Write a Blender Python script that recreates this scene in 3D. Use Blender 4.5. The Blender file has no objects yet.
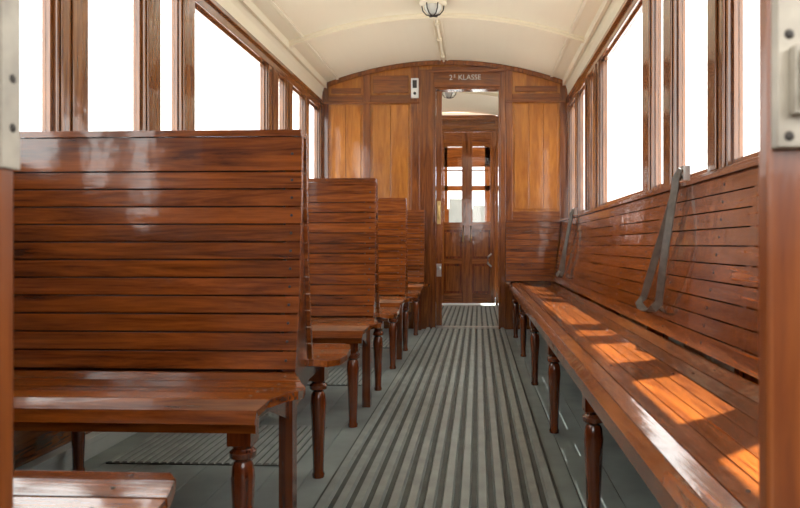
import bpy, bmesh, math, random
from mathutils import Vector
random.seed(4)
scene=bpy.context.scene
try:
    scene.view_settings.view_transform='Standard'
except Exception: pass

# ------------------------------------------------------------ materials
def newmat(name):
    m=bpy.data.materials.new(name); m.use_nodes=True
    nt=m.node_tree; b=nt.nodes['Principled BSDF']; return m,nt,b
def wood(name,axis,dark,light,rough=0.22,coat=1.0,grain=24,isl=0.25,bump=0.05,ripple=0.22):
    m,nt,b=newmat(name); N=nt.nodes; L=nt.links
    tc=N.new('ShaderNodeTexCoord'); mp=N.new('ShaderNodeMapping')
    sc=[grain,grain,grain]; sc['XYZ'.index(axis)]=1.6
    mp.inputs['Scale'].default_value=sc
    geo=N.new('ShaderNodeNewGeometry')
    oi=N.new('ShaderNodeObjectInfo')
    ad=N.new('ShaderNodeMath'); ad.operation='ADD'
    L.new(geo.outputs['Random Per Island'],ad.inputs[0]); L.new(oi.outputs['Random'],ad.inputs[1])
    mu=N.new('ShaderNodeMath'); mu.operation='MULTIPLY'; mu.inputs[1].default_value=37.0
    L.new(ad.outputs[0],mu.inputs[0])
    va=N.new('ShaderNodeVectorMath'); va.operation='ADD'
    L.new(tc.outputs['Object'],mp.inputs['Vector']); L.new(mp.outputs[0],va.inputs[0]); L.new(mu.outputs[0],va.inputs[1])
    n1=N.new('ShaderNodeTexNoise'); n1.inputs['Scale'].default_value=1.0; n1.inputs['Detail'].default_value=6; n1.inputs['Roughness'].default_value=0.65
    n1.inputs['Distortion'].default_value=1.2
    L.new(va.outputs[0],n1.inputs['Vector'])
    n2=N.new('ShaderNodeTexNoise'); n2.inputs['Scale'].default_value=4.5; n2.inputs['Detail'].default_value=3
    L.new(va.outputs[0],n2.inputs['Vector'])
    mx=N.new('ShaderNodeMath'); mx.operation='MULTIPLY_ADD'; mx.inputs[1].default_value=0.35
    L.new(n2.outputs['Fac'],mx.inputs[0]); L.new(n1.outputs['Fac'],mx.inputs[2])
    cr=N.new('ShaderNodeValToRGB')
    cr.color_ramp.elements[0].position=0.48; cr.color_ramp.elements[0].color=(*dark,1)
    cr.color_ramp.elements[1].position=0.88; cr.color_ramp.elements[1].color=(*light,1)
    L.new(mx.outputs[0],cr.inputs[0])
    hs=N.new('ShaderNodeHueSaturation')
    mr=N.new('ShaderNodeMapRange'); mr.inputs['To Min'].default_value=1-isl; mr.inputs['To Max'].default_value=1+isl
    L.new(geo.outputs['Random Per Island'],mr.inputs['Value']); L.new(mr.outputs[0],hs.inputs['Value'])
    L.new(cr.outputs[0],hs.inputs['Color']); L.new(hs.outputs[0],b.inputs['Base Color'])
    b.inputs['Roughness'].default_value=rough
    b.inputs['Coat Weight'].default_value=coat; b.inputs['Coat Roughness'].default_value=0.07; b.inputs['Coat IOR'].default_value=1.55
    n3=N.new('ShaderNodeTexNoise'); n3.inputs['Scale'].default_value=9; n3.inputs['Detail'].default_value=2
    L.new(tc.outputs['Object'],n3.inputs['Vector'])
    bp0=N.new('ShaderNodeBump'); bp0.inputs['Strength'].default_value=ripple; bp0.inputs['Distance'].default_value=0.01
    L.new(n3.outputs['Fac'],bp0.inputs['Height'])
    bp=N.new('ShaderNodeBump'); bp.inputs['Strength'].default_value=bump; bp.inputs['Distance'].default_value=0.01
    L.new(bp0.outputs[0],bp.inputs['Normal'])
    L.new(n1.outputs['Fac'],bp.inputs['Height']); L.new(bp.outputs[0],b.inputs['Normal']); L.new(bp.outputs[0],b.inputs['Coat Normal'])
    return m
def plain(name,col,rough=0.5,metal=0,var=0.12,scale=6,coat=0,bump=0):
    m,nt,b=newmat(name); N=nt.nodes; L=nt.links
    tc=N.new('ShaderNodeTexCoord'); n=N.new('ShaderNodeTexNoise'); n.inputs['Scale'].default_value=scale; n.inputs['Detail'].default_value=6
    L.new(tc.outputs['Object'],n.inputs['Vector'])
    cr=N.new('ShaderNodeValToRGB')
    cr.color_ramp.elements[0].position=0.3; cr.color_ramp.elements[1].position=0.7
    cr.color_ramp.elements[0].color=(*[c*(1-var) for c in col],1); cr.color_ramp.elements[1].color=(*[min(1,c*(1+var)) for c in col],1)
    L.new(n.outputs['Fac'],cr.inputs[0]); L.new(cr.outputs[0],b.inputs['Base Color'])
    b.inputs['Roughness'].default_value=rough; b.inputs['Metallic'].default_value=metal; b.inputs['Coat Weight'].default_value=coat
    if bump:
        bp=N.new('ShaderNodeBump'); bp.inputs['Strength'].default_value=bump; bp.inputs['Distance'].default_value=0.004
        L.new(n.outputs['Fac'],bp.inputs['Height']); L.new(bp.outputs[0],b.inputs['Normal'])
    return m
def glassmat(name):
    m=bpy.data.materials.new(name); m.use_nodes=True; nt=m.node_tree; nt.nodes.clear(); N=nt.nodes
    o=N.new('ShaderNodeOutputMaterial'); t=N.new('ShaderNodeBsdfTransparent'); g=N.new('ShaderNodeBsdfGlossy'); x=N.new('ShaderNodeMixShader')
    g.inputs['Roughness'].default_value=0.02; t.inputs['Color'].default_value=(0.98,0.99,0.985,1)
    f=N.new('ShaderNodeLayerWeight'); f.inputs['Blend'].default_value=0.5
    p=N.new('ShaderNodeMath'); p.operation='POWER'; p.inputs[1].default_value=5.0
    q=N.new('ShaderNodeMath'); q.operation='MULTIPLY_ADD'; q.inputs[1].default_value=0.4; q.inputs[2].default_value=0.03
    nt.links.new(f.outputs['Facing'],p.inputs[0]); nt.links.new(p.outputs[0],q.inputs[0])
    nt.links.new(q.outputs[0],x.inputs[0]); nt.links.new(t.outputs[0],x.inputs[1]); nt.links.new(g.outputs[0],x.inputs[2]); nt.links.new(x.outputs[0],o.inputs[0])
    return m
SD=(0.068,0.0125,0.0020); SL=(0.345,0.092,0.0115)
WX=wood('varnished_slat_wood_x','X',SD,SL)
WY=wood('varnished_slat_wood_y','Y',SD,SL)
WZ=wood('varnished_turned_wood','Z',(0.06,0.010,0.002),(0.19,0.040,0.006),isl=0.15)
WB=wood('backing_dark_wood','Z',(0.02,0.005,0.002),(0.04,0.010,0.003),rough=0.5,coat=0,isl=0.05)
PILL=wood('pillar_wood','Z',(0.085,0.027,0.007),(0.30,0.110,0.028),isl=0.15)
RAIL=wood('rail_wood','Y',(0.085,0.023,0.005),(0.28,0.09,0.018),isl=0.15)
OAK=wood('bulkhead_panel_wood','Z',(0.27,0.078,0.009),(0.50,0.185,0.024),isl=0.08,grain=11,ripple=.12)
MAH=wood('bulkhead_frame_wood','Z',(0.08,0.017,0.003),(0.30,0.086,0.012),isl=0.15,ripple=.12)
MAHX=wood('bulkhead_rail_wood','X',(0.08,0.017,0.003),(0.30,0.086,0.012),isl=0.15,ripple=.12)
JAMB=wood('door_jamb_wood','Z',(0.12,0.026,0.005),(0.24,0.068,0.012),rough=.35,coat=.4,isl=0.05)
CREAM=plain('cream_ceiling_paint',(0.90,0.82,0.63),0.3,var=0.02,scale=2,coat=0.3)
GREY=plain('grey_floor_paint',(0.20,0.235,0.225),0.45,var=0.22,scale=5)
RIB=plain('mat_rib_rubber',(0.24,0.27,0.255),0.4,var=0.2,scale=12)
RIBD=plain('mat_groove_rubber',(0.055,0.065,0.06),0.6,var=0.3,scale=12)
SKIRT=plain('grey_skirting_paint',(0.42,0.46,0.44),0.45,var=0.1)
METAL=plain('worn_cream_steel',(0.36,0.33,0.27),0.4,0.2,var=0.25,scale=25)
STEEL=plain('steel',(0.5,0.5,0.48),0.3,1.0,var=0.1)
BRASS=plain('brass',(0.65,0.45,0.18),0.3,1.0,var=0.1)
DARK=plain('dark_metal',(0.04,0.035,0.03),0.5,0.2)
STRAP=plain('leather_strap',(0.11,0.095,0.08),0.5,var=0.3,scale=30)
WHITE=plain('white_enamel',(0.8,0.8,0.76),0.3,var=0.02)
LETTER=plain('lettering_paint',(0.55,0.50,0.42),0.4,var=0.05)
GLASS=glassmat('window_glass')
OPAL=plain('opal_glass',(0.7,0.7,0.64),0.15,var=0.02,coat=0.5)

# ------------------------------------------------------------ mesh builder
class MB:
    def __init__(s): s.bm=bmesh.new(); s.mats=[]
    def mi(s,m):
        if m not in s.mats: s.mats.append(m)
        return s.mats.index(m)
    def loft(s,rings,m,cap=True,closed=True):
        i=s.mi(m); vr=[[s.bm.verts.new(p) for p in r] for r in rings]
        n=len(vr[0]); fs=[]
        for a,b in zip(vr[:-1],vr[1:]):
            for k in range(n if closed else n-1):
                fs.append(s.bm.faces.new((a[k],a[(k+1)%n],b[(k+1)%n],b[k])))
        if cap:
            fs.append(s.bm.faces.new(vr[0][::-1])); fs.append(s.bm.faces.new(vr[-1]))
        for f in fs: f.material_index=i
    def prism(s,pts,axis,a0,a1,m):
        def P(p,a):
            return {'X':(a,p[0],p[1]),'Y':(p[0],a,p[1]),'Z':(p[0],p[1],a)}[axis]
        s.loft([[P(p,a0) for p in pts],[P(p,a1) for p in pts]],m)
    def box(s,x0,x1,y0,y1,z0,z1,m):
        s.prism([(x0,y0),(x1,y0),(x1,y1),(x0,y1)],'Z',z0,z1,m)
    def slat(s,p,q,t,axis,a0,a1,m,gap=0.002,side=1,a1q=None):
        p=Vector(p);q=Vector(q);d=(q-p).normalized();n=Vector((-d.y,d.x))*side
        p=p+d*gap;q=q-d*gap
        pts=[p,q,q+n*t,p+n*t]
        if a1q is None: s.prism(pts,axis,a0,a1,m)
        else:
            e=[a1,a1q,a1q,a1]
            s.loft([[(a0,v.x,v.y) for v in pts],[(ee,v.x,v.y) for v,ee in zip(pts,e)]],m)
    def lathe(s,cx,cy,prof,m,seg=18):
        s.loft([[(cx+r*math.cos(2*math.pi*k/seg),cy+r*math.sin(2*math.pi*k/seg),z) for k in range(seg)] for r,z in prof],m)
    def disc(s,c,ax,r,h,m,seg=8):
        c=Vector(c);ax=Vector(ax).normalized();u=ax.orthogonal().normalized();v=ax.cross(u)
        R=lambda rr,o:[c+ax*o+u*rr*math.cos(2*math.pi*k/seg)+v*rr*math.sin(2*math.pi*k/seg) for k in range(seg)]
        s.loft([R(r,-h),R(r,0),R(r*0.5,h)],m)
    def tube(s,pts,r,m,seg=8):
        pts=[Vector(p) for p in pts]; rings=[]
        for i,p in enumerate(pts):
            d=(pts[min(i+1,len(pts)-1)]-pts[max(i-1,0)]).normalized()
            u=Vector((0,0,1)).cross(d)
            if u.length<0.05: u=Vector((1,0,0)).cross(d)
            u.normalize(); v=d.cross(u)
            rings.append([p+u*r*math.cos(2*math.pi*k/seg)+v*r*math.sin(2*math.pi*k/seg) for k in range(seg)])
        s.loft(rings,m)
    def obj(s,name,bevel=0.003,loc=(0,0,0),smooth=True):
        bmesh.ops.recalc_face_normals(s.bm,faces=s.bm.faces)
        me=bpy.data.meshes.new(name); s.bm.to_mesh(me); s.bm.free()
        for m in s.mats: me.materials.append(m)
        o=bpy.data.objects.new(name,me); scene.collection.objects.link(o); o.location=loc
        if bevel:
            bv=o.modifiers.new('bevel','BEVEL'); bv.width=bevel; bv.segments=2; bv.limit_method='ANGLE'; bv.angle_limit=math.radians(40); bv.harden_normals=True
            for p in me.polygons: p.use_smooth=True
        return o

XL,XR=-1.5,0.85; XM=(XL+XR)/2; HW=(XR-XL)/2
Y0,Y1=0.50,6.20; YE=8.60; YP=9.9; YN=-1.5
SILL,WTOP=1.03,2.09
def interp(t,tab):
    for (a,b),(c,d) in zip(tab[:-1],tab[1:]):
        if t<=c: return b+(d-b)*(t-a)/(c-a) if t>=a else b
    return tab[-1][1]
LEG=[(0.020,0.0),(0.022,0.012),(0.018,0.02),(0.019,0.06),(0.0245,0.20),(0.0275,0.255),(0.024,0.285),(0.019,0.296),(0.030,0.306),(0.031,0.318),(0.022,0.326),(0.030,0.338)]
def turned_leg(b,x,y,top):
    h=top; b.lathe(x,y,[(r,z) for r,z in LEG],WZ)
    b.box(x-.028,x+.028,y-.028,y+.028,0.336,h,WZ)

# ------------------------------------------------------------ floor
b=MB(); b.box(XL-.08,XR+.08,YN,YP,-.06,-.012,GREY)
x=XL
while x<XR-.01:
    x2=min(x+.13,XR); b.box(x+.0015,x2-.0015,YN,YP-.1,-.0125,0,GREY); x=x2
b.obj('floor',0.001)
b=MB(); b.box(-.50,.258,Y0-.5,YE-.15,0.0,.005,RIBD)
n=14; pitch=.758/n
for i in range(n):
    c=-.50+pitch*(i+.5)
    b.prism([(c-.0185,.005),(c+.0185,.005),(c+.0125,.018),(c-.0125,.018)],'Y',Y0-.5,YE-.15,RIB)
b.obj('aisle_floor_mat',0)
for yy in (2.32,3.66,5.0):
    b=MB(); b.box(-1.36,-.66,0,.50,0.0,.004,RIBD)
    for i in range(24):
        c=-1.36+.7/24*(i+.5); b.prism([(c-.010,.004),(c+.010,.004),(c+.007,.010),(c-.007,.010)],'Y',0,.50,RIB)
    b.obj('ribbed_floor_mat',0,loc=(0,yy,0))

# ------------------------------------------------------------ side walls
OPEN=[(0.64,0.92),(1.02,1.22),(1.34,1.66),(1.80,2.26),(2.44,2.87),(3.01,3.23),(3.38,4.57),(4.82,5.01),(5.19,5.58),(5.70,6.09),(6.7,7.3),(7.45,8.3)]
wn=1
def side_wall(name,W,s):
    global wn
    X=lambda d:W+s*d
    def bx(b,d0,d1,y0,y1,z0,z1,m):
        a,c=sorted((X(d0),X(d1))); b.box(a,c,y0,y1,z0,z1,m)
    b=MB()
    bx(b,0,.06,Y0,YE,0,SILL-.02,RAIL)
    for k in range(6):
        bx(b,-.012,0,Y0+.06,Y1-.0,.08+k*.15,.08+k*.15+.147,RAIL)
    bx(b,-.045,.06,Y0+.06,Y1,SILL-.02,SILL+.012,RAIL)   # sill
    bx(b,-.02,.05,Y0+.06,Y1,SILL+.012,SILL+.035,RAIL)
    bx(b,0,.06,Y1,YE,SILL-.02,SILL+.035,RAIL)
    bx(b,-.01,.05,Y0+.06,YE,WTOP,WTOP+.10,RAIL)          # head rail
    bx(b,-.028,0,Y0+.06,Y1,WTOP+.055,WTOP+.085,RAIL)
    prev=Y0
    for (a,c) in OPEN+[(YE,YE)]:
        bx(b,0,.05,prev,a,SILL+.03,WTOP,PILL)
        w=a-prev
        if w>.07: bx(b,-.010,0,prev+.012,a-.012,SILL+.035,WTOP,PILL)
        if w>.16:
            m0=(prev+a)/2; bx(b,-.018,-.010,m0-.03,m0+.03,SILL+.035,WTOP,PILL)
        prev=c
    bx(b,0,.06,YN,Y0,0,.95,RAIL); bx(b,-.02,.08,YN,Y0,.95,.99,RAIL)  # unseen low platform sides, added to reduce light from behind the camera
    bx(b,0,.06,YN,YN+.1,.99,2.19,PILL); bx(b,0,.06,YN,Y0,2.09,2.19,RAIL)
    w=b.obj(name,0.004)
    for (a,c) in OPEN:
        g=MB(); f=.016 if c-a>.3 else .010
        for (p,q,r,t) in ((a,a+f,SILL+.036,WTOP),(c-f,c,SILL+.036,WTOP),(a+f,c-f,SILL+.036,SILL+.06),(a+f,c-f,WTOP-.02,WTOP)):
            bx(g,.018,.048,p,q,r,t,PILL)
        bx(g,.032,.036,a+f,c-f,SILL+.06,WTOP-.02,GLASS)
        o=g.obj('window_%d'%wn,0); wn+=1
    k=MB(); bx(k,-.05,0,Y0+.06,Y1,0,.075,SKIRT); bx(k,-.055,-.05,Y0+.06,Y1,.055,.078,SKIRT)
    k.obj('baseboard_'+name.split('_')[1],0.003)
    return w
side_wall('wall_left',XL,-1); WR=side_wall('wall_right',XR,1)

# ------------------------------------------------------------ ceiling
def zc(x): return 2.56-.158*(x-XM)**2
arc=[(XL,2.19),(XM-HW+.01,2.27),(XM-HW+.03,2.33)]+[(XM-1.12+2.24*i/24,zc(XM-1.12+2.24*i/24)) for i in range(25)]+[(XM+HW-.03,2.33),(XM+HW-.01,2.27),(XR,2.19)]
b=MB()
outer=[(x+(x-XM)*.03,z+.05) for x,z in arc]; outer[0]=(XL-.06,2.19); outer[-1]=(XR+.06,2.19)
for k in range(len(arc)-1):
    b.prism([arc[k],arc[k+1],outer[k+1],outer[k]],'Y',YN,YE,CREAM)  # extended back over the unseen platform to keep light off the jambs
bmesh.ops.remove_doubles(b.bm,verts=b.bm.verts,dist=1e-5)
def rib(b,y,w,t,m,k0=2,k1=None):
    pts=arc[k0:len(arc)-k0]
    b2=[(x,z-t) for x,z in pts]
    for k in range(len(pts)-1):
        b.prism([pts[k],pts[k+1],b2[k+1],b2[k]],'Y',y-w/2,y+w/2,m)
for y in (1.65,3.25,4.95,7.4): rib(b,y,.07,.018,CREAM); rib(b,y,.04,.035,CREAM)
for x in (XM-1.02,XM+1.02,):
    b.box(x-.012,x+.012,Y0+.06,Y1,zc(x)-.012,zc(x)+.01,CREAM)
for x in (XM-1.135,XM+1.135):
    b.box(x-.012,x+.012,Y0+.06,Y1,2.305,2.36,CREAM)
for x in (-.36,-.29): b.box(x-.006,x+.006,Y0+.06,Y1,zc(x)-.010,zc(x)+.01,CREAM)
b.obj('ceiling',0)

# ceiling lamps
for y in (4.68,7.3):
    b=MB(); z=2.556
    b.lathe(0,0,[(.10,0),(.10,-.018),(.085,-.03),(.07,-.034)],CREAM,24)
    b.lathe(0,0,[(.065,-.03),(.062,-.06),(.042,-.085),(.012,-.096)],OPAL,20)
    for k in range(6):
        a=math.pi*k/3
        b.tube([(.08*math.cos(a),.08*math.sin(a),-.03),(.074*math.cos(a),.074*math.sin(a),-.065),(.048*math.cos(a),.048*math.sin(a),-.096),(0,0,-.106)],.005,DARK,6)
    b.obj('ceiling_lamp',0.002,loc=(XM,y,z))
b=MB(); b.tube([(XM,4.78,2.55),(XM,Y1-.02,2.55)],.011,CREAM)
for yy in (5.1,5.5,6.0): b.box(XM-.02,XM+.02,yy-.012,yy+.012,2.53,2.562,CREAM)
b.obj('ceiling_conduit',0.001)

# ------------------------------------------------------------ bulkheads
DL,DR,DT=-.42,.212,2.30
def bulkhead(name,y0,y1,base):
    b=MB()
    def seg(xa,xb,zb):
        n=12; xs=[xa+(xb-xa)*k/n for k in range(n+1)]
        def top(x):
            ax=abs(x-XM)
            return interp(ax,[(0,2.56),(1.12,2.365),(HW,2.20)]) if ax>1.12 else zc(x)
        b.prism([(xa,zb)]+[(xb,zb)]+[(x,top(x)) for x in xs[::-1]],'Y',y0,y1,base)
    seg(XL,DL,0); seg(DR,XR,0); seg(DL,DR,DT)
    return b
b=bulkhead('wall_back',Y1,Y1+.06,OAK)
F=Y1
def fb(x0,x1,z0,z1,m,t=.018,t0=0): b.box(x0,x1,F-t,F-t0,z0,z1,m)
top=lambda x: zc(x) if abs(x-XM)<1.12 else 2.33
for (x0,x1) in ((-1.5,-1.435),(-1.10,-1.03),(-.64,-.56),(.262,.325),(.775,.85)):
    fb(x0,x1,0,min(top(x0),top(x1))-.005,MAH)
fb(-.56,DL,0,2.47,MAH,.03); fb(DR,.262,0,2.47,MAH,.03)
for (z0,z1) in ((0,.16),(1.02,1.12),(2.165,2.235)):
    fb(-1.435,-1.10,z0,z1,MAHX,.0175); fb(-1.03,-.64,z0,z1,MAHX,.0175); fb(.325,.775,z0,z1,MAHX,.0175)
fb(-1.5,-.56,2.15,2.17,MAHX,.03); fb(.262,.85,2.15,2.17,MAHX,.03)
for (x0,x1) in ((-1.435,-1.10),(-1.03,-.64),(.325,.775)):
    n=2 if x1-x0<.42 else 3
    w=(x1-x0-.04)/n
    for k in range(n): fb(x0+.02+k*w+.002,x0+.02+(k+1)*w-.002,1.14,2.145,OAK,.008)
    fb(x0+.02,x1-.02,.18,1.0,OAK,.008)
    zt=min(top(x0),top(x1))-.06
    fb(x0+.025,x1-.025,2.255,zt,MAHX,.010)
fb(DL,DR,DT,DT+.05,MAHX,.04); fb(DL-.02,DR+.02,DT+.05,2.50,MAHX,.012); fb(DL-.05,DR+.05,2.44,2.47,MAHX,.04)
pts=arc[2:-2]
for k in range(len(pts)-1):
    p,q=pts[k],pts[k+1]
    b.prism([(p[0],p[1]-.001),(q[0],q[1]-.001),(q[0],q[1]-.045),(p[0],p[1]-.045)],'Y',F-.032,F,MAH)
b.box(DL,DL+.018,F-.035,F+.10,0,DT,MAH); b.box(DR-.018,DR,F-.035,F+.10,0,DT,MAH); b.box(DL+.018,DR-.018,F-.03,F+.09,DT-.02,DT,MAH)
b.box(DL+.018,DR-.018,F-.02,F+.08,0,.02,STEEL)
wb=b.obj('wall_back',0.004)
def text(body,size,x,z,nm):
    cu=bpy.data.curves.new(nm,'FONT'); cu.body=body; cu.size=size; cu.extrude=.001; cu.align_x='LEFT'
    cu.materials.append(LETTER)
    t=bpy.data.objects.new(nm,cu); scene.collection.objects.link(t); t.location=(x,Y1-.0135,z); t.rotation_euler=(math.radians(90),0,0); t.parent=wb
text('2',.068,-.275,2.374,'class_lettering_numeral'); text('E',.038,-.232,2.396,'class_lettering_ordinal'); text('KLASSE',.068,-.190,2.374,'class_lettering_word')
# switch
b=MB(); b.box(-.635,-.565,Y1-.05,Y1-.018,2.20,2.385,WHITE); b.box(-.62,-.58,Y1-.056,Y1-.05,2.29,2.365,DARK); b.disc((-.60,Y1-.05,2.24),(0,-1,0),.014,.01,DARK,12)
b.obj('light_switch',0.003).parent=wb
# sliding door leaf end in opening
b=MB()
b.box(DL+.02,DL+.075,Y1+.005,Y1+.045,.03,DT-.03,MAH)
b.box(DL+.03,DL+.065,Y1-.002,Y1+.005,1.0,1.22,BRASS)
b.tube([(DL+.05,Y1,1.05),(DL+.05,Y1-.04,1.05),(DL+.05,Y1-.045,1.10),(DL+.05,Y1-.04,1.17),(DL+.05,Y1,1.17)],.007,BRASS)
b.box(DL+.025,DL+.07,Y1-.008,Y1+.005,.50,.62,STEEL)
b.disc((DL+.05,Y1-.02,.58),(0,-1,0),.02,.02,STEEL,12)
b.obj('door_1',0.003)
# near bulkhead (camera looks through its doorway)
b=MB()
NL,NR=-.381,.2185
def nb(x0,x1,z0,z1,m,y0=.50,y1=.52): b.box(x0,x1,y0,y1,z0,z1,m)
nb(XL,NL-.07,0,2.19,MAH,.505,.53); nb(NR+.07,XR,0,2.19,MAH,.505,.53)
nb(NL-.07,NL,0,2.25,JAMB); nb(NR,NR+.07,0,2.25,JAMB); nb(NL,NR,2.19,2.27,JAMB)
b.prism([(XL,2.192)]+[(x,z-.002) for x,z in arc[1:-1]]+[(XR,2.192)],'Y',.515,.545,MAH)
WF=b.obj('wall_front',0.004)
b=MB()
b.box(NL,NL+.0035,.500,.521,.862,1.5,METAL); b.box(NL-.03,NL+.002,.492,.50,.862,1.5,METAL)
for z in (.895,.935,1.02): b.disc((NL+.0035,.512,z),(1,0,0),.004,.001,DARK,12)
LP=b.obj('latch_plate',0.001); LP.parent=WF
b=MB()
b.box(NR+.002,NR+.05,.488,.50,.872,1.5,METAL)
b.box(NR+.010,NR+.05,.478,.488,.895,.945,METAL); b.box(NR+.014,NR+.05,.474,.478,.905,.935,DARK)
b.tube([(NR+.016,.477,.90),(NR+.016,.468,.905),(NR+.016,.468,.935),(NR+.016,.477,.94)],.003,STEEL)
for z in (.88,.955,.985,1.05): b.disc((NR+.010,.488,z),(0,-1,0),.004,.002,DARK,12)
DL2=b.obj('door_lock',0.002); DL2.parent=WF
# unseen platform end screen, added behind the camera to cut light from there
b=MB()
b.box(XL,XR,YN-.06,YN,0,1.0,MAHX); b.box(XL,XR,YN-.07,YN+.01,1.0,1.04,MAHX)
for x in (XL,-.80,.08,XR-.1): b.box(x,x+.1,YN-.06,YN,1.04,2.1,MAH)
b.prism([(XL,2.1)]+[(x,z-.002) for x,z in arc]+[(XR,2.1)],'Y',YN-.06,YN,MAHX)
b.obj('wall_platform_light_block',0.003)

# end wall of further compartment with double doors
b=MB()
EL,ER,ET=-.52,.23,2.30
Z2=2.19
b.box(XL,EL,YE,YE+.05,0,Z2,MAH); b.box(ER,XR,YE,YE+.05,0,Z2,MAH)
b.prism([(XL,2.192)]+[(x,z-.002) for x,z in arc[1:-1] if x<EL]+[(EL,zc(EL)),(EL,2.192)],'Y',YE,YE+.05,MAH)
b.prism([(ER,2.192),(ER,zc(ER))]+[(x,z-.002) for x,z in arc[1:-1] if x>ER]+[(XR,2.192)],'Y',YE,YE+.05,MAH)
b.box(EL,ER,YE,YE+.05,ET,2.52,MAHX); b.box(EL-.05,ER+.05,YE-.03,YE,ET+.02,ET+.08,MAHX); b.box(EL-.05,ER+.05,YE-.02,YE,ET+.14,ET+.17,MAHX)
b.box(EL-.06,EL,YE-.02,YE,0,ET+.02,MAH); b.box(ER,ER+.06,YE-.02,YE,0,ET+.02,MAH)
b.obj('wall_end',0.003)
b=MB(); xm=(EL+ER)/2
for (x0,x1) in ((EL+.005,xm-.004),(xm+.004,ER-.005)):
    y0,y1=YE+.005,YE+.04
    b.box(x0,x0+.065,y0,y1,.03,ET-.01,MAH); b.box(x1-.065,x1,y0,y1,.03,ET-.01,MAH)
    for z0,z1 in ((.03,.16),(.55,.62),(1.0,1.10),(2.10,ET-.01)): b.box(x0+.065,x1-.065,y0,y1,z0,z1,MAHX)
    b.box(x0+.065,x1-.065,y0+.012,y1-.008,.16,.55,WZ); b.box(x0+.09,x1-.09,y0+.004,y0+.012,.19,.52,MAH)
    b.box(x0+.065,x1-.065,y0+.012,y1-.008,.62,1.0,WZ); b.box(x0+.09,x1-.09,y0+.004,y0+.012,.65,.97,MAH)
    b.box(x0+.065,x1-.065,y0+.015,y0+.019,1.10,2.10,GLASS); b.box(x0+.065,x1-.065,y0+.008,y0+.026,1.78,1.80,MAHX)
b.box(xm-.02,xm+.02,YE-.01,YE+.005,.03,ET-.01,MAH)
for x in (xm-.05,xm+.05): b.tube([(x,YE+.005,.85),(x,YE-.04,.85),(x,YE-.04,1.05),(x,YE+.005,1.05)],.009,BRASS)
b.tube([(ER-.06,YE+.005,.52),(ER-.06,YE-.06,.52),(ER-.10,YE-.07,.56),(ER-.10,YE-.07,.64),(ER-.06,YE-.06,.68),(ER-.06,YE+.005,.68)],.011,STEEL)
b.obj('door_2',0.003)
# far platform end screen with its own glazed centre door
b=MB()
b.box(XL,XR,YP-.05,YP,0,1.35,MAHX)
for x0,x1 in ((XL,-1.0),(-.70,-.46),(-.20,-.10),(.10,.34),(.6,XR)): b.box(x0,x1,YP-.05,YP,1.35,2.3,MAH)
b.box(-1.2,.65,YP-.05,YP,1.62,1.70,MAHX); b.box(-1.2,.65,YP-.05,YP,1.98,2.3,MAHX)
b.box(-.44,-.20,YP-.06,YP-.05,.75,1.50,SKIRT); b.box(-.08,.10,YP-.06,YP-.05,1.10,1.40,SKIRT)
b.box(XL,XR,YP-.05,YP,2.3,2.6,MAH); b.box(XL,XR,YE+.05,YP,2.56,2.60,CREAM)
b.obj('wall_platform',0.003)

# ------------------------------------------------------------ transverse benches (left)
BK=[(.45,.10),(.55,.078),(.7,.055),(.9,.038),(1.11,.030)]
SEAT=[(.10,.452),(.155,.438),(.21,.434),(.265,.440),(.32,.450),(.372,.457),(.415,.452),(.438,.432),(.444,.402)]
zs=[1.11,1.01]+[1.01-.0503*k for k in range(1,12)]
XA=-.50; XW=-1.445
def xend(d):
    return interp(d,[(.10,XA),(.20,XA+.055),(.28,XA+.072),(.35,XA+.068),(.40,XA+.045),(.44,XA+.008),(.46,XA)])
def bench(y,sides):
    b=MB()
    for s in sides:
        for z1,z0 in zip(zs[:-1],zs[1:]):
            b.slat((s*interp(z1,BK),z1),(s*interp(z0,BK),z0),.016,'X',XW,XA,WX,side=-s)
            zm=(z0+z1)/2; d=interp(zm,BK)
            for xs in (XA-.028,-1.40):
                b.disc((xs,s*(d+.0005),zm),(0,s,0.1),.0042,.0012,DARK,8)
        for k,((d0,z0),(d1,z1)) in enumerate(zip(SEAT[:-1],SEAT[1:])):
            b.slat((s*d0,z0),(s*d1,z1),.02,'X',XW,xend(d0),WX,side=-s,a1q=xend(d1),gap=.002 if k<6 else 0)
            if k<6:
                b.disc((XA-.02,s*(d0+d1)/2,(z0+z1)/2+.0005),(0,0,1),.004,.001,DARK,8)
        for x0 in (-.575,-1.43):
            b.prism([(s*.02,.30),(s*.02,.44),(s*.10,.43),(s*.2,.412),(s*.3,.42),(s*.40,.43),(s*.41,.40),(s*.37,.375),(s*.2,.37)],'X',x0,x0+.035,WZ)
        b.box(XW,-.50,min(s*.395,s*.418),max(s*.395,s*.418),.375,.425,WX)
        turned_leg(b,-.55,s*.36,.385); turned_leg(b,-1.40,s*.36,.385)
        b.prism([(0,.44),(s*.075,.44),(s*.055,.55),(s*.033,.7),(s*.017,.9),(s*.010,1.105),(0,1.105)],'X',-.545,-.508,WZ)
        b.prism([(0,.44),(s*.075,.44),(s*.055,.55),(s*.033,.7),(s*.017,.9),(s*.010,1.105),(0,1.105)],'X',-1.44,-1.41,WZ)
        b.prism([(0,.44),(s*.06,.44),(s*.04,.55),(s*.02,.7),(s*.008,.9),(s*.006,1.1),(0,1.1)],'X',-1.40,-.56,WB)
    w0=-.045 if -1 in sides else -.012; w1=.045 if 1 in sides else .012
    b.box(XW,XA-.002,w0+.008,w1-.008,1.11,1.128,WX)
    for x in (-.55,-1.40): b.box(x-.02,x+.02,-.022,.022,0,.44,WZ)
    b.obj('slatted_bench',0.0035,loc=(0,y,0))
bench(1.86,(-1,1)); bench(3.20,(-1,1)); bench(4.54,(-1,1)); bench(6.10,(-1,)); bench(0.56,(1,))

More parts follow.
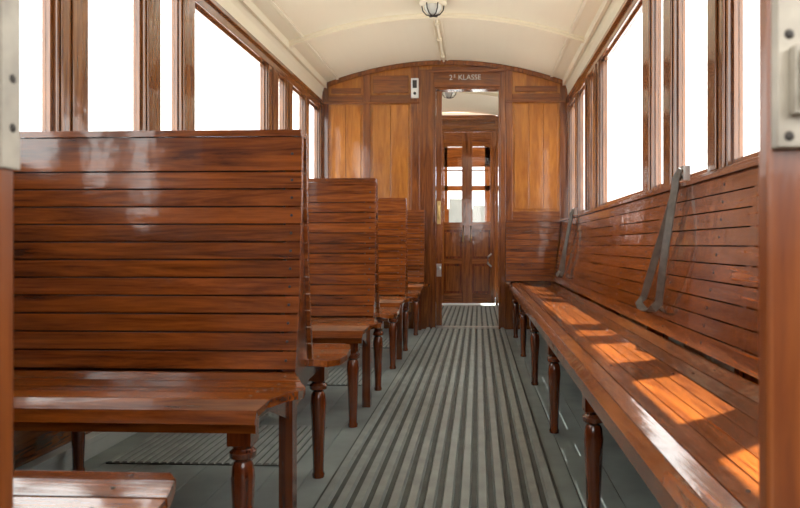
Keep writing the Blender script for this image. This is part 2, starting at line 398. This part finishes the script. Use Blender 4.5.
# ------------------------------------------------------------ long side bench (right)
RB=[(.46,.700),(.55,.715),(.7,.742),(.85,.765),(1.02,.780)]
RS=[(.700,.452),(.640,.437),(.582,.432),(.524,.436),(.466,.445),(.408,.453),(.350,.456),(.306,.450),(.284,.430),(.279,.402)]
b=MB(); ya,yb=.575,Y1-.012-.02
nz=10; rz=[1.02-(1.02-.462)*k/nz for k in range(nz+1)]
for z1,z0 in zip(rz[:-1],rz[1:]):
    b.slat((interp(z1,RB),z1),(interp(z0,RB),z0),.016,'Y',ya,yb-.07,WY,side=1)
    zm=(z0+z1)/2
    for k in range(13):
        b.disc((interp(zm,RB)-.0005,.8+.43*k,zm),(-1,0,.15),.0048,.0014,DARK,8)
for (x0,z0),(x1,z1) in zip(RS[:-1],RS[1:]):
    b.slat((x0,z0),(x1,z1),.022,'Y',ya,yb,WY,side=1,gap=.002 if x1>.3 else 0)
    if x1>.33:
        for k in range(6): b.disc(((x0+x1)/2,.93+.945*k,(z0+z1)/2+.0005),(0,0,1),.004,.001,DARK,8)
b.box(.765,.80,ya,yb,1.02,1.034,WY)
b.box(.305,.33,ya,yb,.365,.425,WY)
for k in range(5): 
    y=.90+.945*k
    turned_leg(b,.325,y,.39)
    b.prism([(.33,.37),(.33,.425),(.5,.41),(.6,.405),(.72,.43),(.74,.43),(.74,.36)],'Y',y-.018,y+.018,WZ)
    b.prism([(.72,.36),(.72,.45),(.735,.6),(.765,.85),(.78,1.0),(.80,1.0),(.80,0),(.76,0)],'Y',y-.018,y+.018,WZ)
turned_leg(b,.325,5.62,.39)
LB=b.obj('long_slatted_bench',0.0035)
# end back against the bulkhead
b=MB()
for z1,z0 in zip(rz[:-1],rz[1:]):
    d=lambda z:(interp(z,RB)-.78)*.8+Y1-.045
    b.slat((d(z1),z1),(d(z0),z0),.014,'X',.262,interp(z1,RB)-.01,WX,side=1)
    for x in (.29,.5): b.disc((x,d((z0+z1)/2)-.0005,(z0+z1)/2),(0,-1,.1),.0042,.0012,DARK,8)
b.box(.262,.78,Y1-.06,Y1-.022,1.02,1.036,WX)
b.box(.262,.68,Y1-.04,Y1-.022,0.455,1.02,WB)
ob=b.obj('corner_back_rest',0.0035); ob.parent=wb

# ------------------------------------------------------------ window straps
def strap(y):
    b=MB(); w=.016
    path=[(.795,-.01,1.072),(.775,-.005,1.068),(.755,.0,1.045)]
    for k in range(11):
        t=k/10; z=1.01-.43*t; path.append((interp(z,RB)-.026-.008*math.sin(t*math.pi),.24*t**1.1,z))
    for k in range(1,8):      # rounded bottom of the loop
        a=math.pi*k/8; path.append((.672,.115+.125*math.cos(a),.572-.035*math.sin(a)))
    for k in range(11):
        t=k/10; z=.58+.43*t; path.append((interp(z,RB)-.032-.022*math.sin(t*math.pi),-.012-.04*math.sin(t*math.pi),z))
    path+=[(.752,-.012,1.055),(.770,-.012,1.088),(.797,-.01,1.092)]
    P=[Vector(p) for p in path]; rings=[]; last=None
    for i,p in enumerate(P):
        d=(P[min(i+1,len(P)-1)]-P[max(i-1,0)]).normalized()
        side=Vector((.62,-.78,0)); side=(side-d*side.dot(d)).normalized()
        nn=side.cross(d).normalized(); t=.002
        rings.append([p+side*w+nn*t,p-side*w+nn*t,p-side*w-nn*t,p+side*w-nn*t])
    b.loft(rings,STRAP)
    b.box(.775,.80,-.03,.03,1.045,1.10,STEEL)
    b.obj('window_strap',0,loc=(0,y,0)).parent=LB
strap(2.52); strap(5.30)

# ------------------------------------------------------------ light
w=bpy.data.worlds.new('world'); scene.world=w; w.use_nodes=True
bg=w.node_tree.nodes['Background']; bg.inputs[0].default_value=(1.0,0.99,0.97,1); bg.inputs[1].default_value=4.7
sd=bpy.data.lights.new('sun','SUN'); sd.energy=38; sd.angle=math.radians(.6); sd.color=(1,.96,.89)
so=bpy.data.objects.new('sun',sd); scene.collection.objects.link(so)
so.rotation_euler=Vector((-.315,-.36,-1)).to_track_quat('-Z','Y').to_euler(); so.location=(3,2,6)

# ------------------------------------------------------------ camera
cd=bpy.data.cameras.new('camera'); cam=bpy.data.objects.new('camera',cd); scene.collection.objects.link(cam)
cd.sensor_width=36; cd.lens=650/800*36; cd.clip_start=.02
cam.location=(0,0,.8); yaw=math.radians(2.5); cam.rotation_euler=(math.radians(90),0,yaw)
cd.shift_x=-(78-650*math.tan(yaw))/800; cd.shift_y=-9/800
cd.dof.use_dof=True; cd.dof.focus_distance=3.0; cd.dof.aperture_fstop=8
scene.camera=cam
